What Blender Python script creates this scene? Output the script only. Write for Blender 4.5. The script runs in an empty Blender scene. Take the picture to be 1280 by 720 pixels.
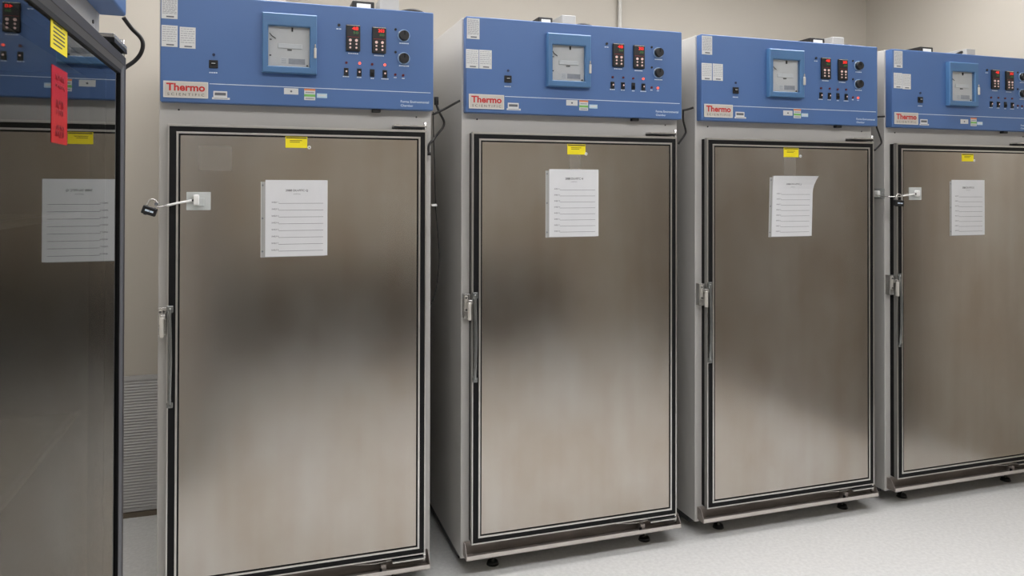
import bpy, bmesh, math, random
from mathutils import Vector, Matrix
random.seed(7)
S = bpy.context.scene
COL = S.collection

# ------------------------------------------------------------------ materials
def lin(c):
    return tuple((v/12.92 if v <= .04045 else ((v+.055)/1.055)**2.4) for v in [k/255 for k in c]) + (1,)

def mat(name, rgb, rough=.5, metal=0., spec=.5, noise=0., nscale=(8, 8, 8), rvar=0., bump=0., emit=0., alpha=None, bscale=60):
    m = bpy.data.materials.new(name); m.use_nodes = True
    nt = m.node_tree; b = nt.nodes['Principled BSDF']
    col = lin(rgb)
    b.inputs['Base Color'].default_value = col
    b.inputs['Roughness'].default_value = rough
    b.inputs['Metallic'].default_value = metal
    b.inputs['Specular IOR Level'].default_value = spec
    if emit:
        b.inputs['Emission Color'].default_value = col
        b.inputs['Emission Strength'].default_value = emit
    if alpha is not None:
        b.inputs['Alpha'].default_value = alpha
    if noise or rvar or bump:
        tc = nt.nodes.new('ShaderNodeTexCoord'); mp = nt.nodes.new('ShaderNodeMapping')
        mp.inputs['Scale'].default_value = nscale
        nt.links.new(tc.outputs['Object'], mp.inputs['Vector'])
        n = nt.nodes.new('ShaderNodeTexNoise'); n.inputs['Scale'].default_value = 1.; n.inputs['Detail'].default_value = 5
        nt.links.new(mp.outputs['Vector'], n.inputs['Vector'])
        if noise:
            r = nt.nodes.new('ShaderNodeValToRGB')
            r.color_ramp.elements[0].position = .3; r.color_ramp.elements[1].position = .7
            r.color_ramp.elements[0].color = tuple(c*(1-noise) for c in col[:3])+(1,)
            r.color_ramp.elements[1].color = tuple(min(1, c*(1+noise)) for c in col[:3])+(1,)
            nt.links.new(n.outputs['Fac'], r.inputs['Fac']); nt.links.new(r.outputs['Color'], b.inputs['Base Color'])
        if rvar:
            mr = nt.nodes.new('ShaderNodeMapRange')
            mr.inputs['To Min'].default_value = max(0, rough-rvar); mr.inputs['To Max'].default_value = rough+rvar
            nt.links.new(n.outputs['Fac'], mr.inputs['Value']); nt.links.new(mr.outputs['Result'], b.inputs['Roughness'])
        if bump:
            n2 = nt.nodes.new('ShaderNodeTexNoise'); n2.inputs['Scale'].default_value = bscale; n2.inputs['Detail'].default_value = 3
            nt.links.new(tc.outputs['Object'], n2.inputs['Vector'])
            bp = nt.nodes.new('ShaderNodeBump'); bp.inputs['Strength'].default_value = bump; bp.inputs['Distance'].default_value = .002
            nt.links.new(n2.outputs['Fac'], bp.inputs['Height']); nt.links.new(bp.outputs['Normal'], b.inputs['Normal'])
    return m

def steel_mat():
    m = bpy.data.materials.new('brushed_steel'); m.use_nodes = True
    nt = m.node_tree; b = nt.nodes['Principled BSDF']; L = nt.links
    b.inputs['Metallic'].default_value = 1.
    tc = nt.nodes.new('ShaderNodeTexCoord')
    oi = nt.nodes.new('ShaderNodeObjectInfo')
    add = nt.nodes.new('ShaderNodeVectorMath'); add.operation = 'ADD'
    mul = nt.nodes.new('ShaderNodeMath'); mul.operation = 'MULTIPLY'; mul.inputs[1].default_value = 37.
    L.new(oi.outputs['Random'], mul.inputs[0])
    L.new(tc.outputs['Object'], add.inputs[0]); L.new(mul.outputs[0], add.inputs[1])
    def noise(scale, detail=4):
        mp = nt.nodes.new('ShaderNodeMapping'); mp.inputs['Scale'].default_value = scale
        L.new(add.outputs[0], mp.inputs['Vector'])
        n = nt.nodes.new('ShaderNodeTexNoise'); n.inputs['Scale'].default_value = 1.; n.inputs['Detail'].default_value = detail
        L.new(mp.outputs['Vector'], n.inputs['Vector']); return n
    streak = noise((16, 16, .8), 3)
    blot = noise((3.5, 3.5, 2.4), 5)
    fine = noise((420, 420, 9), 2)
    r1 = nt.nodes.new('ShaderNodeValToRGB')
    r1.color_ramp.elements[0].position = .32; r1.color_ramp.elements[1].position = .68
    r1.color_ramp.elements[0].color = (.54, .503, .462, 1); r1.color_ramp.elements[1].color = (.565, .54, .503, 1)
    L.new(streak.outputs['Fac'], r1.inputs['Fac'])
    r2 = nt.nodes.new('ShaderNodeValToRGB')
    r2.color_ramp.elements[0].position = .33; r2.color_ramp.elements[1].position = .67
    r2.color_ramp.elements[0].color = (.84, .785, .73, 1); r2.color_ramp.elements[1].color = (1, 1, 1, 1)
    L.new(blot.outputs['Fac'], r2.inputs['Fac'])
    mx = nt.nodes.new('ShaderNodeMix'); mx.data_type = 'RGBA'; mx.blend_type = 'MULTIPLY'; mx.inputs['Factor'].default_value = .95
    L.new(r1.outputs['Color'], mx.inputs['A']); L.new(r2.outputs['Color'], mx.inputs['B'])
    L.new(mx.outputs['Result'], b.inputs['Base Color'])
    mr = nt.nodes.new('ShaderNodeMapRange'); mr.inputs['To Min'].default_value = .18; mr.inputs['To Max'].default_value = .26
    L.new(blot.outputs['Fac'], mr.inputs['Value']); L.new(mr.outputs['Result'], b.inputs['Roughness'])
    bp = nt.nodes.new('ShaderNodeBump'); bp.inputs['Strength'].default_value = .015; bp.inputs['Distance'].default_value = .001
    L.new(fine.outputs['Fac'], bp.inputs['Height']); L.new(bp.outputs['Normal'], b.inputs['Normal'])
    return m

def glass_mat(name, ior=1.5, tint=(.5, .5, .5)):
    m = bpy.data.materials.new(name); m.use_nodes = True
    nt = m.node_tree; nt.nodes.remove(nt.nodes['Principled BSDF'])
    out = nt.nodes['Material Output']
    fr = nt.nodes.new('ShaderNodeFresnel'); fr.inputs['IOR'].default_value = ior
    tr = nt.nodes.new('ShaderNodeBsdfTransparent'); tr.inputs['Color'].default_value = (*tint, 1)
    gl = nt.nodes.new('ShaderNodeBsdfGlossy'); gl.inputs['Roughness'].default_value = .012
    gl.inputs['Color'].default_value = (.95, .96, .95, 1)
    mx = nt.nodes.new('ShaderNodeMixShader')
    ge = nt.nodes.new('ShaderNodeNewGeometry'); inv = nt.nodes.new('ShaderNodeMath'); inv.operation = 'SUBTRACT'; inv.inputs[0].default_value = 1.
    ml = nt.nodes.new('ShaderNodeMath'); ml.operation = 'MULTIPLY'
    nt.links.new(ge.outputs['Backfacing'], inv.inputs[1]); nt.links.new(inv.outputs[0], ml.inputs[0]); nt.links.new(fr.outputs['Fac'], ml.inputs[1])
    nt.links.new(ml.outputs[0], mx.inputs['Fac']); nt.links.new(tr.outputs[0], mx.inputs[1]); nt.links.new(gl.outputs[0], mx.inputs[2])
    nt.links.new(mx.outputs[0], out.inputs['Surface'])
    return m

def film_mat(name, rgb, cover, tint):
    m = bpy.data.materials.new(name); m.use_nodes = True
    nt = m.node_tree; b = nt.nodes['Principled BSDF']; out = nt.nodes['Material Output']
    b.inputs['Base Color'].default_value = lin(rgb); b.inputs['Roughness'].default_value = .25
    tr = nt.nodes.new('ShaderNodeBsdfTransparent'); tr.inputs['Color'].default_value = (*tint, 1)
    mx = nt.nodes.new('ShaderNodeMixShader'); mx.inputs['Fac'].default_value = cover
    nt.links.new(tr.outputs[0], mx.inputs[1]); nt.links.new(b.outputs[0], mx.inputs[2])
    nt.links.new(mx.outputs[0], out.inputs['Surface'])
    return m

M = dict(
    body=mat('cabinet_enamel', (186, 184, 180), .38, noise=.03, nscale=(2, 2, 2), rvar=.05),
    blue=mat('blue_enamel', (74, 106, 156), .42, noise=.03, nscale=(2, 2, 2), rvar=.05, bump=.06, bscale=500),
    blue2=mat('blue_recorder_enamel', (72, 112, 154), .36, noise=.02, nscale=(5, 5, 5)),
    steel=steel_mat(),
    chrome=mat('chrome', (206, 204, 200), .22, .75, noise=.05, nscale=(30, 30, 30)),
    lever=mat('lever_grey', (128, 130, 128), .22, .6, noise=.06, nscale=(30, 30, 30)),
    chart=mat('chart_paper', (206, 205, 202), .6, noise=.02, nscale=(20, 20, 20)),
    alu=mat('bright_trim', (214, 212, 208), .30, 1., noise=.04, nscale=(4, 4, 4)),
    whitetrim=mat('pale_trim', (212, 210, 205), .35, .0, noise=.03, nscale=(4, 4, 4)),
    dside=mat('door_edge_grey', (150, 148, 144), .35, .6, noise=.04, nscale=(5, 5, 5)),
    rubber=mat('black_gasket', (13, 13, 15), .55, 0., .25, noise=.15, nscale=(40, 40, 40)),
    darkframe=mat('dark_frame', (38, 37, 41), .5, noise=.08, nscale=(60, 60, 60)),
    bevel=mat('frame_bevel', (96, 97, 102), .4, .2, noise=.05, nscale=(20, 20, 20)),
    black=mat('black_plastic', (16, 16, 18), .4, noise=.1, nscale=(50, 50, 50)),
    white=mat('white_label', (208, 209, 208), .5, noise=.02, nscale=(60, 60, 60)),
    paper=mat('paper', (216, 217, 219), .6, noise=.02, nscale=(20, 20, 20)),
    print=mat('grey_print', (96, 98, 104), .6, noise=.1, nscale=(90, 90, 90)),
    printd=mat('dark_print', (52, 52, 56), .6, noise=.1, nscale=(90, 90, 90)),
    printl=mat('pale_print', (150, 152, 156), .6, noise=.1, nscale=(90, 90, 90)),
    wprint=mat('white_print', (205, 218, 232), .5, noise=.03, nscale=(90, 90, 90)),
    silver=mat('nameplate_silver', (196, 192, 184), .4, .2, noise=.04, nscale=(30, 30, 30)),
    red=mat('red_letters', (190, 36, 34), .5, noise=.05, nscale=(60, 60, 60)),
    greyl=mat('grey_letters', (88, 86, 84), .5, noise=.05, nscale=(60, 60, 60)),
    orange=mat('orange_band', (222, 132, 78), .5, noise=.05, nscale=(60, 60, 60)),
    green=mat('green_band', (120, 186, 96), .5, noise=.05, nscale=(60, 60, 60)),
    paleblue=mat('pale_blue_label', (176, 204, 220), .5, noise=.03, nscale=(60, 60, 60)),
    yellow=mat('yellow_label', (240, 222, 22), .5, noise=.02, nscale=(60, 60, 60)),
    yprint=mat('yellow_label_print', (120, 108, 30), .5, noise=.05, nscale=(60, 60, 60)),
    ledon=mat('red_lamp_lit', (255, 92, 72), .3, emit=1.2, noise=.02, nscale=(90, 90, 90)),
    ledoff=mat('red_lamp_dark', (92, 26, 34), .3, noise=.05, nscale=(90, 90, 90)),
    leddark=mat('blue_lamp_dark', (34, 44, 74), .3, noise=.05, nscale=(90, 90, 90)),
    digits=mat('red_digits', (255, 40, 30), .3, emit=.9, noise=.02, nscale=(90, 90, 90)),
    gdigits=mat('green_digits', (70, 120, 60), .3, emit=.25, noise=.02, nscale=(90, 90, 90)),
    button=mat('cream_button', (236, 204, 196), .4, noise=.03, nscale=(90, 90, 90)),
    dial=mat('dial_ring', (150, 178, 212), .4, noise=.04, nscale=(90, 90, 90)),
    tray=mat('drip_tray_steel', (146, 138, 132), .4, .3, noise=.22, nscale=(9, 40, 40), rvar=.1),
    lip=mat('tray_lip', (206, 200, 194), .4, .25, noise=.05, nscale=(12, 30, 30)),
    glass=glass_mat('door_glass', 1.85, (.62, .62, .57)),
    pane=glass_mat('recorder_glass', 1.35, (.95, .96, .97)),
    inner=mat('dark_interior', (84, 82, 72), .6, 0., noise=.08, nscale=(5, 5, 5)),
    shelf=mat('shelf_metal', (84, 82, 78), .4, .3, noise=.05, nscale=(20, 20, 20)),
    sleeve=film_mat('clear_sleeve', (206, 206, 204), .5, (.93, .94, .94)),
    redink=mat('dark_red_ink', (96, 22, 34), .6, noise=.05, nscale=(60, 60, 60)),
    redfilm=film_mat('red_tape', (228, 52, 62), .5, (.95, .22, .2)),
    tape=film_mat('clear_tape_film', (188, 182, 172), .16, (.97, .97, .97)),
    padclear=film_mat('clear_pad', (214, 218, 216), .72, (.95, .95, .95)),
    padfaint=film_mat('faint_pad', (200, 204, 202), .25, (.95, .95, .95)),
    plastic=mat('white_plastic', (232, 232, 230), .3, noise=.02, nscale=(40, 40, 40)),
    cord=mat('black_cord', (22, 21, 22), .45, noise=.12, nscale=(60, 60, 60)),
    box=mat('grey_box', (158, 158, 157), .45, noise=.03, nscale=(20, 20, 20)),
    wall=mat('wall_paint', (185, 179, 168), .6, noise=.02, nscale=(1.5, 1.5, 1.5), bump=.05, bscale=220),
    wallbright=mat('brightened_wall_paint', (216, 209, 196), .6, noise=.02, nscale=(1.5, 1.5, 1.5), bump=.05, bscale=220),  # brighter light on the front wall, put into its colour for door reflections
    ceil=mat('ceiling_tile', (228, 227, 222), .8, noise=.02, nscale=(30, 30, 30)),
    grille=mat('grille_grey', (176, 175, 174), .45, noise=.03, nscale=(8, 8, 8)),
    cove=mat('dark_cove_base', (98, 88, 74), .5, noise=.08, nscale=(10, 10, 10)),
    pipe=mat('conduit_paint', (200, 198, 192), .4, noise=.03, nscale=(20, 20, 20)),
    diffuser=mat('light_diffuser', (252, 251, 253), .5, emit=8.6),
    cupboard=mat('cupboard_grey', (136, 131, 123), .5, noise=.03, nscale=(5, 5, 5)),
    charcoal=mat('charcoal_laminate', (44, 43, 42), .5, noise=.05, nscale=(6, 6, 6)),
    lightframe=mat('light_frame', (230, 230, 228), .4, noise=.02, nscale=(9, 9, 9)),
)

def floor_mat():
    m = bpy.data.materials.new('speckled_vinyl'); m.use_nodes = True
    nt = m.node_tree; b = nt.nodes['Principled BSDF']; L = nt.links
    tc = nt.nodes.new('ShaderNodeTexCoord')
    a = nt.nodes.new('ShaderNodeTexNoise'); a.inputs['Scale'].default_value = 70; a.inputs['Detail'].default_value = 4
    c = nt.nodes.new('ShaderNodeTexVoronoi'); c.inputs['Scale'].default_value = 160
    d = nt.nodes.new('ShaderNodeTexNoise'); d.inputs['Scale'].default_value = 2.2; d.inputs['Detail'].default_value = 3
    for n in (a, c, d): L.new(tc.outputs['Object'], n.inputs['Vector'])
    r = nt.nodes.new('ShaderNodeValToRGB'); r.color_ramp.elements[0].position = .34; r.color_ramp.elements[1].position = .66
    r.color_ramp.elements[0].color = lin((214, 214, 212)); r.color_ramp.elements[1].color = lin((226, 226, 224))
    L.new(a.outputs['Fac'], r.inputs['Fac'])
    r2 = nt.nodes.new('ShaderNodeValToRGB'); r2.color_ramp.elements[0].position = .0; r2.color_ramp.elements[1].position = .1
    r2.color_ramp.elements[0].color = (.92, .91, .9, 1); r2.color_ramp.elements[1].color = (1, 1, 1, 1)
    L.new(c.outputs['Distance'], r2.inputs['Fac'])
    mx = nt.nodes.new('ShaderNodeMix'); mx.data_type = 'RGBA'; mx.blend_type = 'MULTIPLY'; mx.inputs['Factor'].default_value = .6
    L.new(r.outputs['Color'], mx.inputs['A']); L.new(r2.outputs['Color'], mx.inputs['B']); L.new(mx.outputs['Result'], b.inputs['Base Color'])
    mr = nt.nodes.new('ShaderNodeMapRange'); mr.inputs['To Min'].default_value = .28; mr.inputs['To Max'].default_value = .5
    L.new(d.outputs['Fac'], mr.inputs['Value']); L.new(mr.outputs['Result'], b.inputs['Roughness'])
    return m
M['floor'] = floor_mat()

# ------------------------------------------------------------------ mesh builder
_TXT = {}
def text_geo(s, bold=0., space=1.):
    k = (s, bold, space)
    if k not in _TXT:
        cu = bpy.data.curves.new('t', 'FONT'); cu.body = s; cu.size = 1; cu.offset = bold; cu.space_character = space; cu.resolution_u = 3
        o = bpy.data.objects.new('t', cu); COL.objects.link(o)
        bpy.context.view_layer.update()
        me = bpy.data.meshes.new_from_object(o.evaluated_get(bpy.context.evaluated_depsgraph_get()))
        v = [tuple(p.co) for p in me.vertices]; f = [tuple(p.vertices) for p in me.polygons]
        bpy.data.objects.remove(o); bpy.data.curves.remove(cu); bpy.data.meshes.remove(me)
        xs = [p[0] for p in v]; ys = [p[1] for p in v]
        x0, y0 = min(xs), min(ys); w, h = max(xs)-x0, max(ys)-y0
        _TXT[k] = ([((p[0]-x0), (p[1]-y0)) for p in v], f, w, h)
    return _TXT[k]

class MB:
    def __init__(s): s.v = []; s.f = []; s.m = []; s.sm = []; s.slots = []
    def slot(s, m):
        if m not in s.slots: s.slots.append(m)
        return s.slots.index(m)
    def add(s, vs, fs, m, smooth=False):
        o = len(s.v); s.v += [tuple(p) for p in vs]; i = s.slot(m)
        for f in fs: s.f.append(tuple(o+k for k in f)); s.m.append(i); s.sm.append(smooth)
    def box(s, x0, x1, y0, y1, z0, z1, m, bev=0., seg=2, R=None, c=None):
        bm = bmesh.new(); bmesh.ops.create_cube(bm, size=1)
        for v in bm.verts: v.co = Vector(((x0+x1)/2+v.co.x*(x1-x0), (y0+y1)/2+v.co.y*(y1-y0), (z0+z1)/2+v.co.z*(z1-z0)))
        if bev: bmesh.ops.bevel(bm, geom=bm.edges[:], offset=bev, segments=seg, profile=.5, affect='EDGES')
        if R is not None:
            c = Vector(c)
            for v in bm.verts: v.co = c + R @ (v.co-c)
        bm.verts.index_update()
        s.add([v.co for v in bm.verts], [[v.index for v in f.verts] for f in bm.faces], m, False); bm.free()
    def frame(s, x0, x1, z0, z1, wl, wr, wb, wt, y0, y1, m, bev=0.):
        s.box(x0, x0+wl, y0, y1, z0, z1, m, bev); s.box(x1-wr, x1, y0, y1, z0, z1, m, bev)
        s.box(x0+wl, x1-wr, y0, y1, z0, z0+wb, m, bev); s.box(x0+wl, x1-wr, y0, y1, z1-wt, z1, m, bev)
    def cring(s, x0, x1, z0, z1, wl, wr, wb, wt, y0, y1, c, m):     # mitred rectangular ring, front y0, chamfer c
        def lp(i, y): return [(x0+wl*0+i[0], y, z0+i[1]), (x1-i[0], y, z0+i[1]), (x1-i[0], y, z1-i[1]), (x0+i[0], y, z1-i[1])]
        def inner(y, k): return [(x0+wl-k, y, z0+wb-k), (x1-wr+k, y, z0+wb-k), (x1-wr+k, y, z1-wt+k), (x0+wl-k, y, z1-wt+k)]
        L = [lp((0, 0), y1), lp((0, 0), y0+c), lp((c, c), y0), inner(y0, c), inner(y0+c, 0), inner(y1, 0)]
        vs = [p for l in L for p in l]
        fs = [(4*j+i, 4*j+(i+1) % 4, 4*j+4+(i+1) % 4, 4*j+4+i) for j in range(5) for i in range(4)]
        s.add(vs, fs, m)
    def tube(s, pts, r, m, n=10, smooth=True, sub=6, taper=None):
        P = [Vector(p) for p in pts]
        if len(P) > 2 and sub > 1:
            Q = []
            E = [2*P[0]-P[1]]+P+[2*P[-1]-P[-2]]
            for i in range(1, len(E)-2):
                a, b, c, d = E[i-1:i+3]
                for k in range(sub):
                    t = k/sub
                    Q.append(.5*((2*b)+(-a+c)*t+(2*a-5*b+4*c-d)*t*t+(-a+3*b-3*c+d)*t**3))
            Q.append(P[-1]); P = Q
        vs = []; up = Vector((.13, .31, .94)).normalized(); nrm = None
        for i, p in enumerate(P):
            t = (P[min(i+1, len(P)-1)]-P[max(i-1, 0)]).normalized()
            if nrm is None:
                nrm = t.cross(up).normalized()
            else: nrm = (nrm - t*nrm.dot(t)).normalized()
            b = t.cross(nrm)
            rr = r if taper is None else r*taper(i/(len(P)-1))
            for k in range(n):
                a = 2*math.pi*k/n; vs.append(p+(nrm*math.cos(a)+b*math.sin(a))*rr)
        fs = []
        for i in range(len(P)-1):
            for k in range(n):
                fs.append((i*n+k, i*n+(k+1) % n, (i+1)*n+(k+1) % n, (i+1)*n+k))
        s.add(vs, fs, m, smooth)
        o = (len(P)-1)*n
        s.add(vs[:n], [tuple(range(n-1, -1, -1))], m); s.add(vs[o:], [tuple(range(n))], m)
    def cyl(s, p0, p1, r, m, n=20, r1=None):
        r1 = r if r1 is None else r1
        s.tube([p0, p1], r, m, n, sub=1, taper=lambda t: 1+(r1/r-1)*t)
    def poly(s, pts, m): s.add(pts, [tuple(range(len(pts)))], m)
    def prism_x(s, prof, x0, x1, m):          # profile (y, z) swept along x
        n = len(prof); vs = [(x0, y, z) for y, z in prof]+[(x1, y, z) for y, z in prof]
        fs = [tuple(range(n)), tuple(range(2*n-1, n-1, -1))]+[(i, n+i, n+(i+1) % n, (i+1) % n) for i in range(n)]
        s.add(vs, fs, m)
    def rect(s, x0, x1, z0, z1, y, m):        # flat printed mark facing -y
        s.add([(x0, y, z0), (x1, y, z0), (x1, y, z1), (x0, y, z1)], [(0, 1, 2, 3)], m)
    def text(s, t, x, z, y, m, width=None, height=None, bold=0., space=1., align='l'):
        v, f, w, h = text_geo(t, bold, space)
        sx = width/w if width else None; sz = height/h if height else None
        sx = sx or sz; sz = sz or sx
        off = 0 if align == 'l' else -w*sx/2
        s.add([(x+off+a*sx, y, z+b*sz) for a, b in v], f, m)
    def xform(s, fn): s.v = [tuple(fn(p)) for p in s.v]; return s
    def build(s, name, parent=None, link=True, origin=None):
        me = bpy.data.meshes.new(name)
        vs = s.v
        if origin: vs = [(p[0]-origin[0], p[1]-origin[1], p[2]-origin[2]) for p in vs]
        me.from_pydata(vs, [], s.f)
        for k in s.slots: me.materials.append(M[k])
        me.polygons.foreach_set('material_index', s.m); me.polygons.foreach_set('use_smooth', s.sm)
        me.update()
        bm = bmesh.new(); bm.from_mesh(me); 
        bmesh.ops.remove_doubles(bm, verts=bm.verts, dist=1e-7)
        bm.to_mesh(me); bm.free()
        o = bpy.data.objects.new(name, me)
        if origin: o.location = origin
        if link: COL.objects.link(o)
        if parent: o.parent = parent
        return o

def tag(o, label, cat, group=None, kind=None):
    if label: o['label'] = label
    if cat: o['category'] = cat
    if group: o['group'] = group
    if kind: o['kind'] = kind
    return o
def empty(name, loc, rz=0.):
    o = bpy.data.objects.new(name, None); o.empty_display_size = .1; COL.objects.link(o)
    o.location = loc; o.rotation_euler = (0, 0, rz); return o
def struct(o): o['kind'] = 'structure'; return o

# ------------------------------------------------------------------ chamber dimensions (local: x along front, -y out of the front, z up)
W, HZB, HZT = .8833, 1.6733, 2.02
BX0, BO, DEP = -.0065, .0382, .80
DX0, DX1, DZ0, DZ1 = .0239, .8579, .1192, 1.6034
BZ0 = .0558
FRONT = -.0012

def build_cabinet(root, hollow=False):
    b = MB()
    if not hollow:
        b.box(BX0, W, BO, DEP, BZ0, HZT, 'body', .003)
    else:
        t = .03
        b.box(BX0, BX0+t, BO, DEP, BZ0, HZT, 'body', .003); b.box(W-t, W, BO, DEP, BZ0, HZT, 'body', .003)
        b.box(BX0+t, W-t, BO, DEP, BZ0, .15, 'body'); b.box(BX0+t, W-t, BO, DEP, 1.575, HZT, 'body')
        b.box(BX0+t, W-t, DEP-t, DEP, .15, 1.575, 'inner')
        e = .002
        b.box(BX0+t, BX0+t+e, BO-.0002, DEP-t, .15, 1.575, 'inner'); b.box(W-t-e, W-t, BO-.0002, DEP-t, .15, 1.575, 'inner')
    # seam and small screws of the front face under the header
    b.cyl((.052, BO-.002, 1.652), (.052, BO+.002, 1.652), .003, 'black', 10)
    b.cyl((.83, BO-.002, 1.652), (.83, BO+.002, 1.652), .003, 'greyl', 10)
    b.box(.0, .03, BO+.06, DEP-.04, .03, BZ0+.001, 'black'); b.box(W-.035, W-.005, BO+.06, DEP-.04, .03, BZ0+.001, 'black')
    b.build('cabinet', root)

def build_shelves(root):
    for z in (.46, .76, 1.06, 1.36):
        s = MB()
        s.box(.03, W-.04, .055, .063, z-.004, z+.004, 'shelf'); s.box(.03, W-.04, .70, .708, z-.004, z+.004, 'shelf')
        s.box(.035, W-.045, .063, .70, z-.001, z+.001, 'inner')
        s.build('shelf', root)

def ctl_mesh(x, z0, z1, digits):
    c = MB(); w = .0482
    c.box(x, x+w, -.010, .0, z0, z1, 'black', .003)
    c.box(x+.002, x+w-.002, -.0108, -.009, z1-.004, z1-.0015, 'chrome')
    zt = z1
    c.text(digits[0], x+.020, zt-.0185, -.0104, 'digits', width=.021, height=.011, bold=.01)
    c.text(digits[1], x+.024, zt-.031, -.0104, 'gdigits', width=.017, height=.008)
    c.rect(x+.005, x+w-.005, zt-.0425, zt-.0418, -.0104, 'red')
    for i in range(2):
        for j in range(3):
            bx = x+.014+i*.0205; bz = zt-.0535-j*.0125
            c.cyl((bx, -.0128, bz), (bx, -.0098, bz), (.0048, .0032, .0034)[j], 'button', 12)
    return c

def label_mesh(x0, x1, z0, z1, rows, seed, y=-.0008):
    r = random.Random(seed); b = MB()
    b.box(x0, x1, y, .0, z0, z1, 'white')
    h = (z1-z0)
    for i in range(rows):
        z = z1-h*.08-i*(h*.74/rows)
        xx = x0+.003
        while xx < x1-.006:
            w = r.uniform(.004, .012); b.rect(xx, min(xx+w, x1-.003), z-h*.028, z, y-.0003, 'printl'); xx += w+.002
    b.rect(x0+(x1-x0)*.3, x1-(x1-x0)*.22, z0+h*.06, z0+h*.12, y-.0003, 'print')
    return b

def build_header(root):
    h = MB()
    bm_b = .004
    h.box(0, W, 0, BO+.001, HZB, HZT, 'blue', bm_b, 3)
    h.box(.003, W-.003, BO+.001, BO+.004, HZB+.004, HZT+.002, 'body')
    h.rect(.146, .873, 1.7345, 1.7368, -.0006, 'wprint')         # printed line across the panel
    # printed captions
    for x, z, w in ((.5555, 1.9405, .018), (.604, 1.8595, .035), (.692, 1.857, .035), (.58, 1.7795, .022), (.6245, 1.779, .018), (.669, 1.7775, .012), (.7125, 1.7775, .026), (.748, 1.784, .01), (.776, 1.7825, .01), (.779, 1.905, .034), (.779, 1.826, .036), (.158, 1.772, .026)):
        for k in range(max(2, int(w/.006))):
            x0 = x-w/2+k*w/max(2, int(w/.006)); h.rect(x0, x0+w/max(2, int(w/.006))*.8, z-.0018, z+.0018, -.0006, 'wprint')
    h.text('Forma Environmental', .767, 1.6975, -.0006, 'wprint', width=.1, height=.0085, bold=.012)
    h.text('Chamber', .767, 1.684, -.0006, 'wprint', width=.044, height=.0078, bold=.012)
    H = h.build('control_panel', root)
    # labels at the left
    label_mesh(.0025, .0497, 1.9385, 2.013, 12, 1).build('panel_label', H)
    label_mesh(.0025, .0497, 1.840, 1.908, 7, 2).build('panel_label', H)
    label_mesh(.054, .101, 1.840, 1.908, 7, 3).build('panel_label', H)
    # maker's plate
    p = MB(); p.box(.010, .1425, -.004, 0, 1.6870, 1.7395, 'silver', .0015)
    p.frame(.010, .1425, 1.6870, 1.7395, .003, .003, .003, .003, -.0046, -.0038, 'whitetrim')
    p.text('Thermo', .0185, 1.7085, -.0045, 'red', width=.1145, height=.0245, bold=.03)
    p.text('SCIENTIFIC', .022, 1.6935, -.0045, 'greyl', width=.109, height=.0085, space=1.6, bold=.008)
    p.build('nameplate', H)
    q = MB(); q.box(.154, .208, -.0008, 0, 1.686, 1.6925, 'white'); q.box(.158, .2, -.0008, 0, 1.6925, 1.713, 'white')
    q.rect(.162, .196, 1.699, 1.708, -.0012, 'print'); q.rect(.160, .202, 1.688, 1.6905, -.0012, 'printl')
    q.build('asset_sticker', H)
    q = MB(); q.box(.384, .430, -.0008, 0, 1.7115, 1.732, 'white'); q.cyl((.407, -.0012, 1.7215), (.407, -.0005, 1.7215), .0035, 'print', 12); q.build('sticker', H)
    q = MB(); q.box(.442, .478, -.0008, 0, 1.6945, 1.7325, 'white')
    q.rect(.442, .478, 1.7265, 1.7325, -.0012, 'orange'); q.rect(.446, .474, 1.718, 1.722, -.0012, 'printl')
    q.rect(.442, .478, 1.706, 1.714, -.0012, 'green'); q.rect(.446, .474, 1.698, 1.702, -.0012, 'printl'); q.build('calibration_sticker', H)
    q = MB(); q.box(.483, .517, -.0008, 0, 1.7035, 1.7185, 'paleblue'); q.rect(.487, .513, 1.709, 1.7145, -.0012, 'white'); q.build('sticker', H)
    # main switch and lamp
    s = MB(); s.box(.1445, .1718, -.004, 0, 1.7866, 1.8124, 'black', .001); s.box(.150, .166, -.0075, -.003, 1.796, 1.8065, 'rubber', .001)
    s.rect(.152, .164, 1.8005, 1.8025, -.0078, 'white'); s.build('power_switch', H)
    s = MB(); s.cyl((.1586, -.003, 1.8302), (.1586, 0, 1.8302), .0046, 'leddark', 14); s.build('indicator_lamp', H)
    s = MB(); s.cyl((.5553, -.004, 1.9532), (.5553, 0, 1.9532), .0048, 'black', 14); s.build('indicator_lamp', H)
    # chart recorder
    RX0, RX1, RZ0, RZ1 = .3075, .4815, 1.779, 1.9765
    WX0, WX1, WZ0, WZ1 = .3265, .4580, 1.8015, 1.9345
    r = MB(); r.cring(RX0, RX1, RZ0, RZ1, WX0-RX0, RX1-WX1, WZ0-RZ0, RZ1-WZ1, -.022, 0, .003, 'blue2')
    r.box(.311, .36, -.0224, -.021, 1.9595, 1.962, 'blue'); r.box(.311, .36, -.0224, -.021, 1.950, 1.9525, 'blue')
    R_ = r.build('recorder_door', H)
    g = MB(); g.box(WX0, WX1, -.0165, -.015, WZ0, WZ1, 'pane'); g.build('recorder_window', H)
    c = MB(); c.box(WX0, WX1, -.004, 0, WZ0, WZ1, 'chart')
    c.frame(WX0, WX1, WZ0, WZ1, .002, .002, .002, .002, -.006, -.003, 'whitetrim')
    c.cyl((.392, -.0046, 1.870), (.392, -.003, 1.870), .055, 'chart', 40)
    c.box(.357, .4345, -.008, -.004, 1.8631, 1.8787, 'white', .001)
    c.box(.387, .401, -.008, -.0045, 1.856, 1.8605, 'greyl')
    c.rect(.366, .386, 1.811, 1.832, -.0052, 'white'); c.rect(.391, .444, 1.812, 1.83, -.0052, 'printl')
    for k in range(4): c.rect(.368, .384, 1.813+k*.0045, 1.8145+k*.0045, -.0055, 'printl')
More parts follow.
